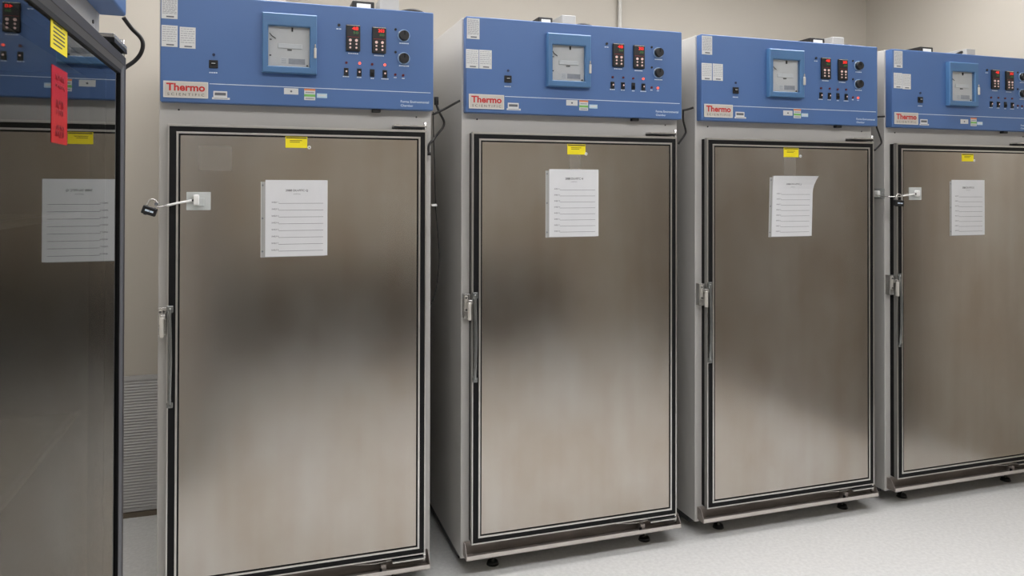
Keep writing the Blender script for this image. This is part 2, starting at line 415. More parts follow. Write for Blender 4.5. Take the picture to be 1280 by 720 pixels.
    c.tube([(.331, -.008, 1.911), (.337, -.008, 1.903), (.350, -.008, 1.894)], .0014, 'black', 8)
    c.box(.400, .405, -.008, -.004, 1.92, 1.933, 'black'); c.box(.331, .337, -.007, -.004, 1.889, 1.892, 'printd')
    c.box(.330, .336, -.007, -.004, 1.836, 1.84, 'printd'); c.cyl((.451, -.007, 1.808), (.451, -.004, 1.808), .003, 'black', 12)
    c.build('recorder_chart', H)
    l = MB(); l.box(.4715, .4795, -.031, -.022, 1.832, 1.866, 'silver', .002); l.box(.4735, .4775, -.028, -.022, 1.866, 1.879, 'chrome', .001); l.build('recorder_latch', H)
    ctl_mesh(.5783, 1.8662, 1.9564, ('48', '50')).build('temperature_controller', H)
    ctl_mesh(.6668, 1.8642, 1.9544, ('203', '200')).build('temperature_controller', H)
    for z in (1.9316, 1.8524):
        k = MB(); k.cyl((.7775, -.002, z), (.7775, 0, z), .0215, 'dial', 28); k.cyl((.7775, -.016, z), (.7775, -.002, z), .0165, 'black', 24, .0185)
        k.box(.7755, .7795, -.0175, -.016, z, z+.015, 'rubber')
        R = Matrix.Rotation(math.radians(35), 3, 'Y')
        k.box(.759, .767, -.004, -.001, z+.008, z+.012, 'white', 0, 2, R, (.763, -.003, z+.01))
        k.build('knob', H)
        k = MB(); k.cyl((.7484, -.003, z+.020), (.7484, 0, z+.020), .0042, 'black', 12); k.build('indicator_lamp', H)
    for x, z in ((.5799, 1.7957), (.6239, 1.7955), (.6681, 1.7955), (.7115, 1.7945)):
        s = MB(); s.box(x-.0077, x+.0077, -.004, 0, z-.0132, z+.0132, 'black', .001)
        if abs(x-.6681) > .001:
            s.box(x-.005, x+.005, -.008, -.003, z-.002, z+.010, 'rubber', .001); s.cyl((x, -.0088, z+.001), (x, -.006, z+.001), .0032, 'button', 10)
        else: s.box(x-.005, x+.005, -.008, -.003, z-.010, z+.002, 'rubber', .001)
        s.build('rocker_switch', H)
    LED = []
    for x, z in ((.5804, 1.8265), (.6252, 1.827), (.6676, 1.8256), (.7114, 1.8261), (.7476, 1.794), (.7751, 1.793)):
        s = MB(); s.cyl((x, -.004, z), (x, 0, z), .0043, 'ledoff', 14); LED.append(s.build('indicator_lamp', H))
    c = MB(); c.box(.6706, .6998, .010, .030, HZB-.011, HZB+.001, 'black', .002); c.build('panel_catch', H)
    return H, LED

def build_door(root, glass=False):
    d = MB()
    if not glass:
        d.box(DX0, DX1, .001, .0175, DZ0, DZ1, 'dside', .0008)
        d.box(DX0+.0004, DX1-.002, .0175, BO+.001, DZ0+.003, DZ1-.003, 'rubber')
        D = d.build('door', root)
        t = .0045
        e = MB(); e.frame(DX0, DX1, DZ0, DZ1, t, t, t, .0075, -.0037, .001, 'alu', .0006); e.build('edge_trim', D)
        x0, x1, z0, z1 = DX0+t, DX1-t, DZ0+t, DZ1-.0075
        wl, wr = .0205, .0165
        g = MB(); g.frame(x0, x1, z0, z1, wl, wr, .0165, .0165, -.0022, .001, 'rubber'); g.build('black_border', D)
        x0 += wl; x1 -= wr; z0 += .0165; z1 -= .0165
        e = MB(); e.frame(x0, x1, z0, z1, .0065, .0065, .0065, .0065, -.0037, .001, 'alu', .0006); e.build('inner_trim', D)
        x0 += .0065; x1 -= .0065; z0 += .0065; z1 -= .0065
        g = MB(); g.frame(x0, x1, z0, z1, .0055, .0055, .0055, .0055, -.001, .001, 'rubber'); g.build('panel_seal', D)
        p = MB(); p.box(x0+.0055, x1-.0055, FRONT, .001, z0+.0055, z1-.0055, 'steel'); p.build('door_panel', D)
    else:
        w = .03
        d.frame(DX0, DX1, DZ0, DZ1, w, w, w, w, .0066, .0185, 'darkframe')
        d.frame(DX0+.004, DX1-.002, DZ0+.004, DZ1-.004, .036, .036, .036, .036, .0185, BO+.001, 'rubber')
        D = d.build('door', root)
        e = MB(); e.frame(DX0, DX1, DZ0, DZ1, .0145, .0145, .0145, .0145, -.0037, .006, 'darkframe', .001); e.build('outer_frame', D)
        i = .0145
        e = MB(); a = (DX0+i, DX1-i, DZ0+i, DZ1-i); k = .0075
        def ring(o, n, y0, y1, m):
            e.add([(o[0], y0, o[2]), (o[1], y0, o[2]), (o[1], y0, o[3]), (o[0], y0, o[3]), (n[0], y1, n[2]), (n[1], y1, n[2]), (n[1], y1, n[3]), (n[0], y1, n[3])],
                  [(0, 1, 5, 4), (1, 2, 6, 5), (2, 3, 7, 6), (3, 0, 4, 7)], m)
        b_ = (a[0]+k, a[1]-k, a[2]+k, a[3]-k)
        ring(a, b_, -.0035, .0005, 'bevel')
        e.build('frame_bevel', D)
        g = MB(); g.frame(b_[0], b_[1], b_[2], b_[3], .006, .006, .006, .006, -.0005, .006, 'rubber'); g.build('black_border', D)
        p = MB(); n = .006
        p.box(b_[0]+n, b_[1]-n, .0025, .0065, b_[2]+n, b_[3]-n, 'glass'); p.build('glass_pane', D)
    # lever handle
    h = MB(); x = .0345
    def tap(t): return 1.0
    h.tube([(x-.001, -.009, 1.018), (x-.001, -.013, .98), (x+.002, -.016, .87), (x, -.014, .76), (x-.001, -.009, .712)], .0048, 'lever', 12)
    h.box(x-.011, x+.009, -.012, -.003, 1.003, 1.026, 'lever', .003); h.box(x-.010, x+.009, -.012, -.003, .702, .720, 'lever', .003)
    h.tube([(x-.006, -.010, 1.01), (x-.0045, -.015, .94), (x-.004, -.016, .80), (x-.005, -.010, .715)], .0026, 'lever', 8)
    h.build('handle', D)
    return D

def build_fittings(root):
    l = MB()
    l.box(-.003, .021, .012, BO+.001, .930, 1.018, 'chrome', .001)
    l.box(.000, .010, .004, .013, .955, 1.012, 'silver', .002)
    l.cyl((.004, .002, 1.005), (.004, .012, 1.005), .004, 'greyl', 10); l.cyl((.014, .008, 1.005), (.014, .014, 1.005), .004, 'greyl', 10)
    l.cyl((.004, .002, .962), (.004, .006, .962), .004, 'greyl', 10)
    l.box(.006, .021, -.020, .012, .985, 1.0, 'chrome', .002)
    l.box(.004, .016, -.024, -.012, .928, .992, 'silver', .003)
    l.build('latch', root)
    for top in (True, False):
        z = (lambda a: a) if top else (lambda a: DZ0-(a-DZ1))
        h = MB(); zz = sorted
        a, b = zz((z(1.6085), z(1.6145))); h.box(.743, .852, -.006, BO+.001, a, b, 'black')
        a, b = zz((z(1.6145), z(1.6205))); h.box(.743, .852, -.006, BO+.001, a, b, 'chrome', .001)
        a, b = zz((z(1.6045), z(1.631))); h.cyl((.855, .004, a), (.855, .004, b), .0062, 'chrome', 14)
        h.build('hinge', root)
    # drip tray: open trough under the door
    t = MB(); x0, x1, ly = .0035, .8742, -.0102
    t.box(x0, x1, BO-.003, BO+.0005, .0676, .116, 'tray'); t.box(x0, x1, ly, BO, .0676, .0700, 'tray')
    t.box(x0, x1, ly, ly+.002, .0676, .0828, 'lip', .0005)
    for xa, ee in ((x0, 0), (x1-.002, 1)):
        t.prism_x([(ly, .0676), (BO, .0676), (BO, .1165), (BO-.022, .1165), (ly+.012, .100), (ly, .0828)], xa, xa+.002, 'tray')
    T = t.build('drip_tray', root)
    b = MB(); b.box(.705, .722, ly+.012, BO-.003, .070, .098, 'tray', .001); b.box(.700, .708, ly+.010, ly+.018, .070, .088, 'black', .001)
    b.tube([(.60, .012, .113), (.66, .006, .108), (.70, .006, .107), (.76, .010, .110), (.84, .014, .112)], .0018, 'chrome', 8)
    b.build('drain_fitting', T)
    for x in (.1275, .7586):
        for y in (.0772, .70):
            f = MB(); f.cyl((x, y, 0), (x, y, .012), .023, 'black', 24, .019); f.cyl((x, y, .011), (x, y, BZ0+.001), .0055, 'chrome', 12)
            f.build('levelling_foot', root)

def build_chamber(glass=False):
    root = empty('environmental_chamber', (0, 0, 0))
    build_cabinet(root, glass)
    H, LED = build_header(root)
    build_door(root, glass); build_fittings(root)
    if glass: build_shelves(root)
    return root
def copy_tree(o, parent=None):
    c = o.copy(); COL.objects.link(c)
    if parent: c.parent = parent
    for ch in [k for k in o.children]: copy_tree(ch, c)
    return c
def parts(root, stem):
    out = []
    def rec(o):
        for ch in o.children:
            if ch.name.split('.')[0] == stem: out.append(ch)
            rec(ch)
    rec(root); return out

POS = [(-.2935, 2.6575), (.7116, 2.6680), (1.6878, 2.6734), (2.6618, 2.6850)]
GRP = 'environmental chambers along the back wall'
LBL = ['steel-door chamber with a dangling cable lock on its door, nearest the glass-door chamber',
       'steel-door chamber with two black cords hanging at its left side, second of the row',
       'steel-door chamber whose white sign curls at its top corner, third of the row',
       'steel-door chamber with a small lock bridging door and left side, at the far right end']
proto = build_chamber()
CH = [proto]+[copy_tree(proto) for _ in range(3)]
for c, (x, y), l in zip(CH, POS, LBL):
    c.location = (x, y, 0); tag(c, l, 'climate chamber', GRP)
gc = build_chamber(True); gc.location = (-.203, .4715, 0); gc.rotation_euler = (0, 0, math.radians(89.76))
tag(gc, 'chamber with a dark reflective glass door, standing at the left edge facing right', 'climate chamber')

# what differs from one chamber to the next: lamps that are lit, small shifts of the stuck-on labels
litmesh = {}
def lit(root, idx, m='ledon'):
    lamps = [o for o in parts(root, 'indicator_lamp')]
    for o in lamps:
        c = sum((v.co for v in o.data.vertices), Vector())/len(o.data.vertices)
        for i in idx:
            x, z = ((.5804, 1.8265), (.6252, 1.827), (.6676, 1.8256), (.7114, 1.8261), (.7476, 1.794), (.7751, 1.793))[i]
            if abs(c.x-x) < .004 and abs(c.z-z) < .004:
                me = o.data.copy(); me.materials.clear(); me.materials.append(M[m]); o.data = me
lit(CH[0], (1, 3)); lit(CH[1], (3, 5)); lit(CH[2], (5,))
def shift(root, stem, moves):
    for o in parts(root, stem):
        c = sum((v.co for v in o.data.vertices), Vector())/len(o.data.vertices)
        for (x, z), (dx, dz) in moves:
            if abs(c.x-x) < .02 and abs(c.z-z) < .02: o.location.x += dx; o.location.z += dz; break
A, B_, T_ = (.026, 1.874), (.0775, 1.874), (.026, 1.976)
shift(CH[0], 'panel_label', [(A, (.001, .0085)), (B_, (.0027, .006)), (T_, (.0005, -.001))])
shift(CH[1], 'panel_label', [(A, (-.003, -.0075)), (B_, (-.005, -.007)), (T_, (0, 0))])
shift(CH[2], 'panel_label', [(A, (-.003, -.0045)), (B_, (-.003, -.0045)), (T_, (-.0015, 0))])
shift(CH[3], 'panel_label', [(A, (.006, .006)), (B_, (.0035, .004)), (T_, (.008, -.001))])
for k, (s1, s2, s3) in {0: ((-.007, 0), (.0, 0), (0, 0)), 1: ((.005, 0), (0, 0), (0, 0)), 2: ((.006, -.006), (0, .001), (-.002, -.001)), 3: ((.0105, -.012), (.013, -.004), (.011, -.007))}.items():
    shift(CH[k], 'sticker', [((.407, 1.7215), s1), ((.5, 1.711), s3)]); shift(CH[k], 'calibration_sticker', [((.46, 1.7135), s2)])

# ------------------------------------------------------------------ signs and tags on the doors (world positions from each chamber's door)
def sign(ci, x0, x1, z0, z1, sl, title, label, curl=False, tilt=0.):
    X, Y = POS[ci]; y = FRONT-.0006
    root = empty('sign_sheet', (X+(x0+x1)/2, Y+y, z0))
    cx = (x0+x1)/2; w, h = x1-x0, z1-z0
    def place(b, bend=curl):
        def fn(p):
            px, py, pz = p[0]-cx, p[1], p[2]-z0
            px += -tilt*(pz-h/2)
            if bend and pz > h*.74:
                t = (pz-h*.74)/(h*.26); py -= .028*t*t*(.55+.45*max(-1, min(1, px/(w/2)))); px += .006*t*max(0, px/(w/2))
            return (px, py, pz)
        return b.xform(fn)
    s = MB(); e = .0005
    s.box(sl, x1-.01, -.0003, 0, z0-.002, z1-.006, 'sleeve')
    s.rect(sl+.0005, sl+.0015, z0-.002, z1-.006, -.0005, 'whitetrim')
    for f in (.07, .5, .93):
        zc = z0+h*f; s.cyl((sl+.006, -.0008, zc), (sl+.006, -.0002, zc), .003, 'print', 10)
    place(s, False).build('plastic_sleeve', root)
    p = MB(); n = 14
    for i in range(n):                       # the page, in strips so that a curling corner can bend
        za, zb = z0+h*i/n, z0+h*(i+1)/n
        m = 8
        for j in range(m):
            xa, xb = x0+w*j/m, x0+w*(j+1)/m
            p.add([(xa, -.0012, za), (xb, -.0012, za), (xb, -.0012, zb), (xa, -.0012, zb)], [(0, 1, 2, 3)], 'paper')
            p.add([(xa, -.0006, za), (xb, -.0006, za), (xb, -.0006, zb), (xa, -.0006, zb)], [(3, 2, 1, 0)], 'paper')
    y1 = -.0016
    p.text(title, cx, z1-h*.155, y1, 'printd', width=w*.36, height=h*.032, bold=.015, align='c')
    p.text('shelf list', cx, z1-h*.19, y1, 'print', width=w*.115, height=h*.014, align='c')
    for k in range(8):
        z = z1-h*(.307+.089*k)
        p.text('SHELF %d' % (k+1), x0+w*.10, z+h*.006, y1, 'print', width=w*.11, height=h*.019, bold=.01)
        p.rect(x0+w*.21, x0+w*.93, z-h*.0022, z+h*.0022, y1, 'print')
    place(p).build('printed_page', root)
    tag(root, label, 'sign', 'shelf list signs on the steel doors')
sign(0, .3195, .5195, 1.1725, 1.426, .305, '20BB DU-FITC Q', 'white shelf list page in a clear sleeve on the door with the dangling cable lock')
sign(1, .3200, .5208, 1.2185, 1.4715, .3055, '20BB DU-FITC H', 'white shelf list page in a clear sleeve on the second steel door, hung highest')
sign(2, .3335, .5340, 1.2017, 1.4532, .319, '20BB DU-FITC J', 'white shelf list page with its top right corner curling off the third steel door', True, -.03)
sign(3, .3375, .5363, 1.1886, 1.4415, .327, '20BB DU-FITC K', 'white shelf list page in a clear sleeve on the steel door at far right')

def ytag(ci, x0, x1, z0, z1, dot, label):
    X, Y = POS[ci]
    b = MB(); b.box(x0, x1, -.0007, 0, z0, z1, 'yellow'); h = z1-z0
    b.rect(x0+.002, x1-.002, z1-h*.17, z1-h*.04, -.0010, 'yprint')
    for k in range(2):
        b.rect(x0+(x1-x0)*.2, x1-(x1-x0)*(.24+.1*k), z1-h*(.38+.14*k), z1-h*(.32+.14*k), -.0010, 'yprint')
    b.xform(lambda p: (p[0]+X, p[1]+Y+FRONT-.0003, p[2]))
    o = b.build('yellow_label', None, True, (X+(x0+x1)/2, Y+FRONT-.0003, z0))
    tag(o, label, 'label', 'yellow labels at the door tops')
    d = MB(); d.cyl((0, -.0012, 0), (0, .0003, 0), .0055, 'plastic', 16, .006); d.cyl((0, -.0022, 0), (0, -.001, 0), .002, 'print', 10)
    d.xform(lambda p: (p[0]+X+dot[0], p[1]+Y+FRONT-.0006, p[2]+dot[1]))
    return d.build('round_dot', o).data, o
for ci, a, l in ((0, (.3822, .4524, 1.5335, 1.5705, (.4590, 1.5355)), 'small yellow label at the top of the door with the dangling cable lock'),
                 (1, (.393, .467, 1.5275, 1.566, (.4695, 1.5303)), 'small yellow label at the top of the second steel door'),
                 (2, (.391, .465, 1.532, 1.5705, (.4752, 1.5364)), 'small yellow label at the top of the third steel door, above the curling page'),
                 (3, (.400, .470, 1.527, 1.562, (.4746, 1.531)), 'small yellow label at the top of the far right steel door')):
    me, o = ytag(ci, *a, l)
    for v in me.vertices: v.co -= o.location

def tape(ci, x0, x1, z0, z1, label):
    X, Y = POS[ci]; b = MB(); b.box(X+x0, X+x1, Y+FRONT-.0004, Y+FRONT-.0001, z0, z1, 'tape')
    o = b.build('clear_tape', None, True, (X+(x0+x1)/2, Y+FRONT-.0003, z0)); tag(o, label, 'tape')
tape(1, .401, .447, 1.474, 1.5265, 'strip of clear tape below the yellow label on the second steel door')
tape(2, .392, .452, 1.456, 1.531, 'strip of clear tape above the curling page on the third steel door')
tape(0, .115, .215, 1.455, 1.535, 'faint square of clear tape above the white cable lock pad on the first steel door')
# tags on the glass door, flush with its pane
GM = Matrix.Translation(gc.location) @ Matrix.Rotation(gc.rotation_euler.z, 4, 'Z')
def onglass(b, name, org):
    b.xform(lambda p: GM @ Vector((p[0]-.4715, p[1]+.00245, p[2])))
    return b.build(name, None, True, tuple(GM @ Vector((org[0]-.4715, .0024, org[1]))))
t = MB(); t.box(.9025, .9740, -.0004, -.0001, 1.5465, 1.579, 'yellow')
for k in range(6):
    t.rect(.912, .962-(.012 if k in (0, 5) else 0), 1.574-.0043*k-.0012, 1.574-.0043*k+.0004, -.0006, 'printd')
t = onglass(t, 'yellow_notice', (.938, 1.546)); tag(t, 'larger yellow notice with printed lines, stuck on the dark glass door', 'label')
t = MB(); t.box(.908, .976, -.0004, -.0001, 1.448, 1.5295, 'redfilm')
rr = random.Random(4)
for (zc, h) in ((1.518, .007), (1.509, .005), (1.490, .010), (1.481, .007), (1.465, .005), (1.458, .008)):
    x = .922+rr.uniform(0, .006)
    while x < .958:
        w = rr.uniform(.004, .009)
        t.tube([(x, -.0006, zc-h/2+rr.uniform(0, .002)), (x+w*.4, -.0006, zc+h/2), (x+w, -.0006, zc-h/2+rr.uniform(0, h*.6))], .00035, 'redink', 6, sub=3); x += w+.004
t = onglass(t, 'red_tag', (.94, 1.448)); tag(t, 'translucent red tag with dark handwriting, hanging below the yellow notice on the glass door', 'tag')

# ------------------------------------------------------------------ cable locks and padlocks
def loc(ci, x, y, z): return (POS[ci][0]+x, POS[ci][1]+y, z)
F0 = FRONT-.0004
r = empty('cable_lock', loc(0, .1155, F0, 1.328))
def sub(b, name, root):
    o = root.location; return b.xform(lambda p: (p[0]-o.x, p[1]-o.y, p[2]-o.z)).build(name, root)
X, Y = POS[0]
b = MB(); b.box(X+.079, X+.152, Y+F0-.003, Y+F0, 1.328, 1.386, 'padclear', .001)
sub(b, 'adhesive_pad', r)
b = MB(); b.box(X+.101, X+.118, Y+F0-.020, Y+F0-.003, 1.343, 1.378, 'plastic', .005, 3)
b.box(X+.112, X+.133, Y+F0-.010, Y+F0-.003, 1.340, 1.368, 'padclear', .002); b.rect(X+.116, X+.1175, 1.347, 1.362, Y+F0-.0105, 'print')
b.cyl((X+.103, Y+F0-.013, 1.360), (X+.094, Y+F0-.013, 1.359), .0035, 'black', 10)
sub(b, 'cable_clamp', r)
b = MB(); b.tube([(X+.096, Y-.0145, 1.3592), (X+.06, Y-.022, 1.352), (X+.0235, Y-.024, 1.3435)], .0036, 'plastic', 10)
b.tube([(X+.0235, Y-.024, 1.3435), (X+.01, Y-.024, 1.341), (X-.001, Y-.025, 1.339), (X-.008, Y-.027, 1.344), (X-.006, Y-.029, 1.352), (X, Y-.026, 1.352), (X+.001, Y-.0235, 1.344)], .0021, 'chrome', 8)
b.cyl((X-.0055, Y-.034, 1.349), (X-.0055, Y-.022, 1.349), .005, 'print', 12)
sub(b, 'steel_cable', r)
tag(r, 'white cable lock with square pad stuck on the first steel door', 'cable lock')

def padlock(c, ang, wdt, hgt, label, flat=False):
    root = empty('padlock', c)
    R = Matrix.Rotation(math.radians(ang), 3, 'Y')
    b = MB(); b.box(-wdt/2, wdt/2, -.008, .008, -hgt, 0, 'black', .003, 3)
    b.rect(-wdt*.28, wdt*.02, -hgt*.62, -hgt*.40, -.0084, 'wprint'); b.rect(wdt*.05, wdt*.30, -hgt*.62, -hgt*.42, -.0084, 'wprint')
    b.box(-wdt*.3, -wdt*.1, -.005, .005, -hgt-.002, -hgt+.002, 'rubber')
    b.xform(lambda p: R @ Vector(p)); b.build('lock_body', root)
    s = MB(); k = wdt*.30
    pts = [(-k, 0, -.002), (-k, 0, .012)]+[(k*math.cos(math.radians(180-a)), 0, .012+k*math.sin(math.radians(a))) for a in range(20, 180, 20)]+[(k, 0, .012), (k, 0, -.002)]
    s.tube(pts, .0026, 'chrome', 10, sub=3)
    s.xform(lambda p: R @ Vector(p)); s.build('shackle', root)
    tag(root, label, 'padlock')
padlock((X-.021, Y-.028, 1.3395), 19, .043, .026, 'black padlock tilted on the cable lock left of the first steel door')

X, Y = POS[3]
r = empty('cable_lock', loc(3, .1255, F0, 1.351))
b = MB(); b.box(X+.0905, X+.1605, Y+F0-.003, Y+F0, 1.351, 1.407, 'padclear', .001); sub(b, 'adhesive_pad', r)
b = MB(); b.box(X+.116, X+.140, Y+F0-.018, Y+F0-.003, 1.366, 1.394, 'plastic', .005, 3); b.cyl((X+.1165, Y+F0-.013, 1.378), (X+.110, Y+F0-.013, 1.3775), .0045, 'black', 10); sub(b, 'cable_clamp', r)
b = MB(); b.tube([(X+.114, Y-.0145, 1.3778), (X+.07, Y-.024, 1.3735), (X+.03, Y-.028, 1.369)], .0036, 'plastic', 10)
b.tube([(X+.03, Y-.028, 1.369), (X+.0, Y-.028, 1.366), (X-.03, Y-.01, 1.366), (X-.0285, Y+.03, 1.369), (X-.024, Y+.07, 1.372)], .0024, 'chrome', 8); sub(b, 'steel_cable', r)
b = MB(); b.box(X-.0095, X-.0068, Y+.0362, Y+.0945, 1.354, 1.402, 'padfaint', .0008)
b.box(X-.026, X-.0095, Y+.056, Y+.084, 1.363, 1.392, 'plastic', .005, 3); sub(b, 'side_pad', r)
tag(r, 'cable lock with two square pads joining the far right door to its cabinet side', 'cable lock')
padlock((X+.0, Y-.036, 1.351), 4, .048, .026, 'black padlock hanging upright from the cable lock of the far right chamber')

# ------------------------------------------------------------------ things on top of the chambers
def logger(ci, x0, x1, ly, dep, h, label):
    X, Y = POS[ci]; root = empty('data_logger', loc(ci, (x0+x1)/2, ly+dep/2, HZT))
    b = MB(); b.box(X+x0, X+x1, Y+ly, Y+ly+dep, HZT, HZT+h, 'black', .003); sub(b, 'case', root)
    b = MB(); w = x1-x0; b.box(X+x0+w*.2, X+x1-w*.17, Y+ly-.001, Y+ly, HZT+h*.42, HZT+h*.84, 'white'); sub(b, 'face_label', root)
    tag(root, label, 'data logger', 'black boxes on top of the chambers')
logger(0, .617, .6965, .15, .12, .0575, 'black box with a white face label on top of the chamber with the dangling lock')
logger(1, .333, .393, .15, .16, .053, 'black box with a white face label on top of the second steel-door chamber')
logger(2, .652, .730, .15, .16, .055, 'black box with a white face label on top of the third steel-door chamber')
logger(3, .318, .396, .15, .17, .055, 'black box with a white face label on top of the far right chamber')
def jbox(ci, x0, x1, ly, dep, h, cable, label):
    X, Y = POS[ci]; root = empty('junction_box', loc(ci, (x0+x1)/2, ly+dep/2, HZT))
    b = MB(); b.box(X+x0, X+x1, Y+ly, Y+ly+dep, HZT, HZT+h, 'box', .003); b.box(X+x0+.004, X+x1-.004, Y+ly-.001, Y+ly, HZT+.003, HZT+h-.02 if h > .06 else HZT+.03, 'box'); 
    b.box(X+x0+.003, X+x1-.012, Y+ly-.002, Y+ly, HZT+.004, HZT+.034, 'greyl'); sub(b, 'case', root)
    b = MB(); b.tube([tuple((X+p[0], Y+p[1], HZT+p[2])) for p in cable], .0075, 'cord', 10, taper=lambda t: 1-.45*t); sub(b, 'cable', root)
    tag(root, label, 'junction box', 'grey boxes on top of the chambers')
jbox(0, .715, .787, .15, .10, .075, [(.787, .20, .034), (.83, .15, .037), (.865, .12, .026), (.895, .12, .008)], 'grey box with a black cable on top of the chamber with the dangling lock')
jbox(1, .432, .492, .15, .12, .068, [(.492, .19, .030), (.52, .16, .036), (.56, .15, .030), (.60, .16, .008)], 'grey box with a black cable on top of the second steel-door chamber')
jbox(2, .775, .838, .15, .16, .067, [(.838, .20, .030), (.855, .16, .034), (.875, .15, .026), (.89, .16, .008)], 'grey box with a black cable on top of the third steel-door chamber')
jbox(3, .606, .662, .15, .16, .062, [(.606, .24, .026), (.58, .16, .040), (.55, .14, .038), (.50, .17, .008)], 'grey box with a black cable on top of the far right chamber')

# ------------------------------------------------------------------ cords
def cord(name, runs, label, cat='cord', extra=None):
    b = MB()
    for pts, rad in runs: b.tube(pts, rad, 'cord', 10)
    if extra: extra(b)
    o = b.build(name, None, True, runs[0][0][0]); return tag(o, label, cat)
cord('power_cord', [([(.6008, 2.723, 1.665), (.6526, 2.722, 1.6914), (.7000, 2.708, 1.7190)], .0042)], 'straight black cord bridging the gap between the first and second steel-door chambers')
cord('hanging_cord', [([(.6166, 2.728, 1.7023), (.627, 2.728, 1.6765), (.645, 2.728, 1.6421), (.6391, 2.728, 1.6186), (.6130, 2.716, 1.5881), (.5960, 2.682, 1.5720), (.5800, 2.676, 1.5560), (.5766, 2.676, 1.5400), (.5790, 2.676, 1.52)], .0043)],
     'curving black cord with a plug end hanging beside the first steel-door chamber', extra=lambda b: (b.cyl((.6160, 2.728, 1.7305), (.6166, 2.728, 1.702), .0085, 'cord', 12), b.cyl((.5788, 2.676, 1.527), (.5792, 2.676, 1.516), .0062, 'cord', 12)))
cord('thin_cable', [([(.6048, 2.728, 1.6758), (.6065, 2.728, 1.5887), (.6097, 2.728, 1.5017), (.6146, 2.728, 1.3364), (.6254, 2.728, 1.2115), (.6285, 2.728, 1.1389), (.6180, 2.728, 1.0377), (.6024, 2.728, .985), (.588, 2.728, .968)], .0021)],
     'thin black cable running down the gap between the first and second chambers', extra=lambda b: b.box(.598, .619, 2.722, 2.733, 1.334, 1.342, 'plastic', .002))
cord('power_cord', [([(1.6347, 2.728, 1.7163), (1.6587, 2.728, 1.722), (1.6765, 2.716, 1.7285)], .0045)], 'short black cord bridging the gap between the second and third chambers')
cord('hanging_cord', [([(1.6365, 2.728, 1.7164), (1.6366, 2.728, 1.6774), (1.6476, 2.728, 1.6356), (1.644, 2.728, 1.6193), (1.6145, 2.728, 1.5798)], .004)], 'curving black cord in the gap between the second and third chambers')
cord('power_cord', [([(2.6160, 2.728, 1.7205), (2.6350, 2.722, 1.7215), (2.6505, 2.716, 1.7223)], .0042)], 'short black cord bridging the gap to the far right chamber')
cord('hanging_cord', [([(2.6157, 2.728, 1.7200), (2.6157, 2.728, 1.6816), (2.6312, 2.728, 1.6428), (2.6430, 2.728, 1.611), (2.6356, 2.728, 1.5965), (2.6043, 2.728, 1.571)], .0037)], 'curving black cord in the gap left of the far right chamber')
cord('black_hose', [([(-.2040, 1.3585, 1.6725), (-.1932, 1.370, 1.6575), (-.1814, 1.372, 1.6453), (-.1772, 1.372, 1.6339), (-.1801, 1.372, 1.6194), (-.1894, 1.372, 1.6059), (-.2050, 1.368, 1.592)], .0034)], 'black hose looping from the header of the glass-door chamber', 'hose')

# ------------------------------------------------------------------ room
XL, XR, YB, YF, ZC = -1.12, 3.6146, 3.85, -1.5, 2.75
def slab(name, x0, x1, y0, y1, z0, z1, m):
    b = MB(); b.box(x0, x1, y0, y1, z0, z1, m); return struct(b.build(name))
slab('floor', XL-.1, XR+.1, YF-.1, YB+.1, -.1, 0, 'floor')
slab('ceiling', XL-.1, XR+.1, YF-.1, YB+.1, ZC, ZC+.1, 'ceil')
slab('wall_back', XL, XR+.1, YB, YB+.1, 0, ZC, 'wall')
slab('wall_left', XL-.1, XL, YF, YB+.1, 0, ZC, 'wall')
slab('wall_right', XR, XR+.1, YF, YB, 0, ZC, 'wall')
slab('wall_front', XL-.1, XR+.1, YF-.1, YF, 0, ZC, 'wallbright')
slab('wall_chase', XL, .12, 3.61, YB, 0, ZC, 'wall')
slab('baseboard_back', XL, .12, 3.602, 3.61, 0, .022, 'cove')
# low air grille at the foot of the wall chase
r = empty('air_grille', (-.46, 3.61, .03))
b = MB(); b.frame(-.85, -.07, .026, .60, .02, .02, .01, .02, 3.601, 3.609, 'grille', .001); sub(b, 'grille_frame', r)
b = MB(); b.box(-.83, -.09, 3.607, 3.6095, .036, .58, 'grille')
for k in range(44):
    z = .040+k*.0122
    b.prism_x([(3.6075, z), (3.6025, z+.002), (3.6025, z+.004), (3.6075, z+.010)], -.83, -.09, 'grille')
sub(b, 'louvres', r)
tag(r, 'low grey louvred air grille on the wall between the glass-door chamber and the row', 'air grille')
b = MB(); b.cyl((1.8998, 3.832, .0), (1.8998, 3.832, ZC), .0115, 'pipe', 14)
for z in (.6, 1.4, 2.2, 2.62): b.box(1.875, 1.925, 3.842, 3.85, z-.012, z+.012, 'pipe', .002)
tag(b.build('conduit', None, True, (1.8998, 3.832, 0)), 'thin pale conduit running up the back wall above the second steel-door chamber', 'conduit')

def reflection_cabinet(c, rz, label):             # low dark cabinets, added unseen to put a dark band in the steel doors
    r = empty('reflection_cabinet', c, rz)
    b = MB(); b.box(-.46, .46, -.22, .22, 0, .70, 'charcoal', .004); b.box(-.464, .464, -.23, .225, .70, .725, 'charcoal', .004); b.build('cabinet', r)
    for a in (-1, 1):
        b = MB(); b.box(min(a*.004, a*.45), max(a*.004, a*.45), -.238, -.22, .06, .69, 'charcoal', .003); d_ = b.build('cabinet_door', r)
        b = MB(); b.tube([(a*.05, -.238, .40), (a*.05, -.262, .405), (a*.05, -.262, .495), (a*.05, -.238, .50)], .005, 'chrome', 8); b.build('door_handle', d_)
    tag(r, label, 'storage cabinet', 'added low cabinets for the steel doors to reflect')
for k in range(4):
    reflection_cabinet((XL+.50+k*.94, YF+.235, 0), math.pi, 'low charcoal cabinet added behind the camera for the steel doors to reflect, %s of four along the wall facing the chambers' % ('first', 'second', 'third', 'last')[k])
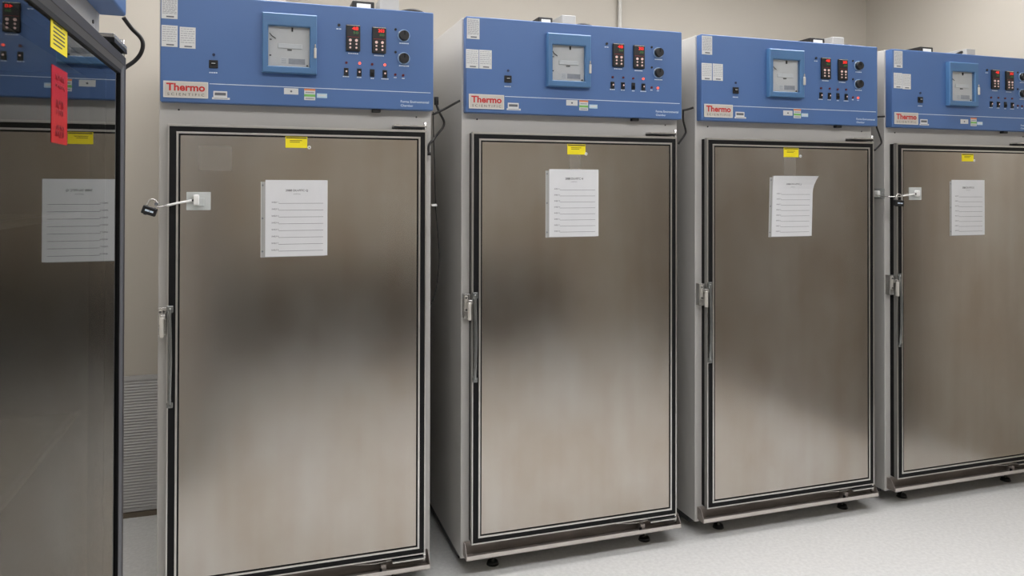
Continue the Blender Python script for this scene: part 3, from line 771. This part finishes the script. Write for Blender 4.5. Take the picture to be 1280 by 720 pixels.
def reflection_locker(c, label):                        # tall grey cupboards on the right wall, added unseen to darken the doors' reflections
    r = empty('reflection_cupboard', c, -math.pi/2)
    b = MB(); b.box(-.39, .39, -.19, .19, .08, 1.86, 'cupboard', .004); b.box(-.38, .38, -.18, .19, 0, .08, 'cupboard'); b.build('cabinet', r)
    for a in (-1, 1):
        b = MB(); b.box(min(a*.003, a*.385), max(a*.003, a*.385), -.208, -.19, .10, 1.85, 'cupboard', .003); d_ = b.build('cabinet_door', r)
        b = MB(); b.tube([(a*.04, -.208, .95), (a*.04, -.232, .96), (a*.04, -.232, 1.09), (a*.04, -.208, 1.10)], .005, 'chrome', 8); b.build('door_handle', d_)
    tag(r, label, 'cupboard', 'added tall cupboards for the steel doors to reflect')
for k in range(3):
    reflection_locker((XR-.20, -.10+k*.80, 0), 'tall grey two-door cupboard added unseen along the right wall for door reflections, %s' % ('farthest from the chambers', 'between the two others', 'nearest the chambers')[k])

def ceiling_light(x, y, label):
    r = empty('ceiling_light', (x, y, ZC))
    b = MB(); b.frame(x-.62, x+.62, y-.31, y+.31, .02, .02, .02, .02, 0, .03, 'lightframe')
    b.xform(lambda p: (p[0], p[2], ZC-p[1])); sub(b, 'light_frame', r)
    b = MB(); b.box(x-.6, x+.6, y-.29, y+.29, ZC-.022, ZC-.012, 'diffuser'); sub(b, 'diffuser', r)
    tag(r, label, 'ceiling light', 'recessed ceiling lights')
for i, y in enumerate((2.70, .95)):
    for j, x in enumerate((-.08, 1.3, 2.65)):
        ceiling_light(x, y, 'flat rectangular ceiling light, %s of the %s row' % (('leftmost', 'middle', 'rightmost')[j], ('nearer the chambers', 'farther from the chambers')[i]))

# ------------------------------------------------------------------ world, camera, view
w = bpy.data.worlds.new('World'); S.world = w; w.use_nodes = True
w.node_tree.nodes['Background'].inputs['Color'].default_value = (.8, .8, .8, 1); w.node_tree.nodes['Background'].inputs['Strength'].default_value = .05
yaw, pitch, roll = (math.radians(a) for a in (18.38, .449, .1137))
fwd = Vector((math.sin(yaw)*math.cos(pitch), math.cos(yaw)*math.cos(pitch), math.sin(pitch)))
right = Vector((math.cos(yaw), -math.sin(yaw), 0)); up = right.cross(fwd)
r2 = right*math.cos(roll)+up*math.sin(roll); u2 = up*math.cos(roll)-right*math.sin(roll)
cam = bpy.data.cameras.new('camera'); co = bpy.data.objects.new('camera', cam); COL.objects.link(co)
mw = Matrix((( r2.x, u2.x, -fwd.x, 0), (r2.y, u2.y, -fwd.y, 0), (r2.z, u2.z, -fwd.z, 1.4015), (0, 0, 0, 1)))
co.matrix_world = mw
cam.sensor_width = 36; cam.lens = 958.9/1280*36; cam.shift_y = -(360-227.23)/1280; cam.clip_start = .05
S.camera = co
vs = S.view_settings; vs.view_transform = 'Standard'; vs.look = 'None'; vs.gamma = 1; vs.use_curve_mapping = False; vs.exposure = .14
S.cycles.use_denoising = True
S.cycles.max_bounces = 10; S.cycles.transparent_max_bounces = 16
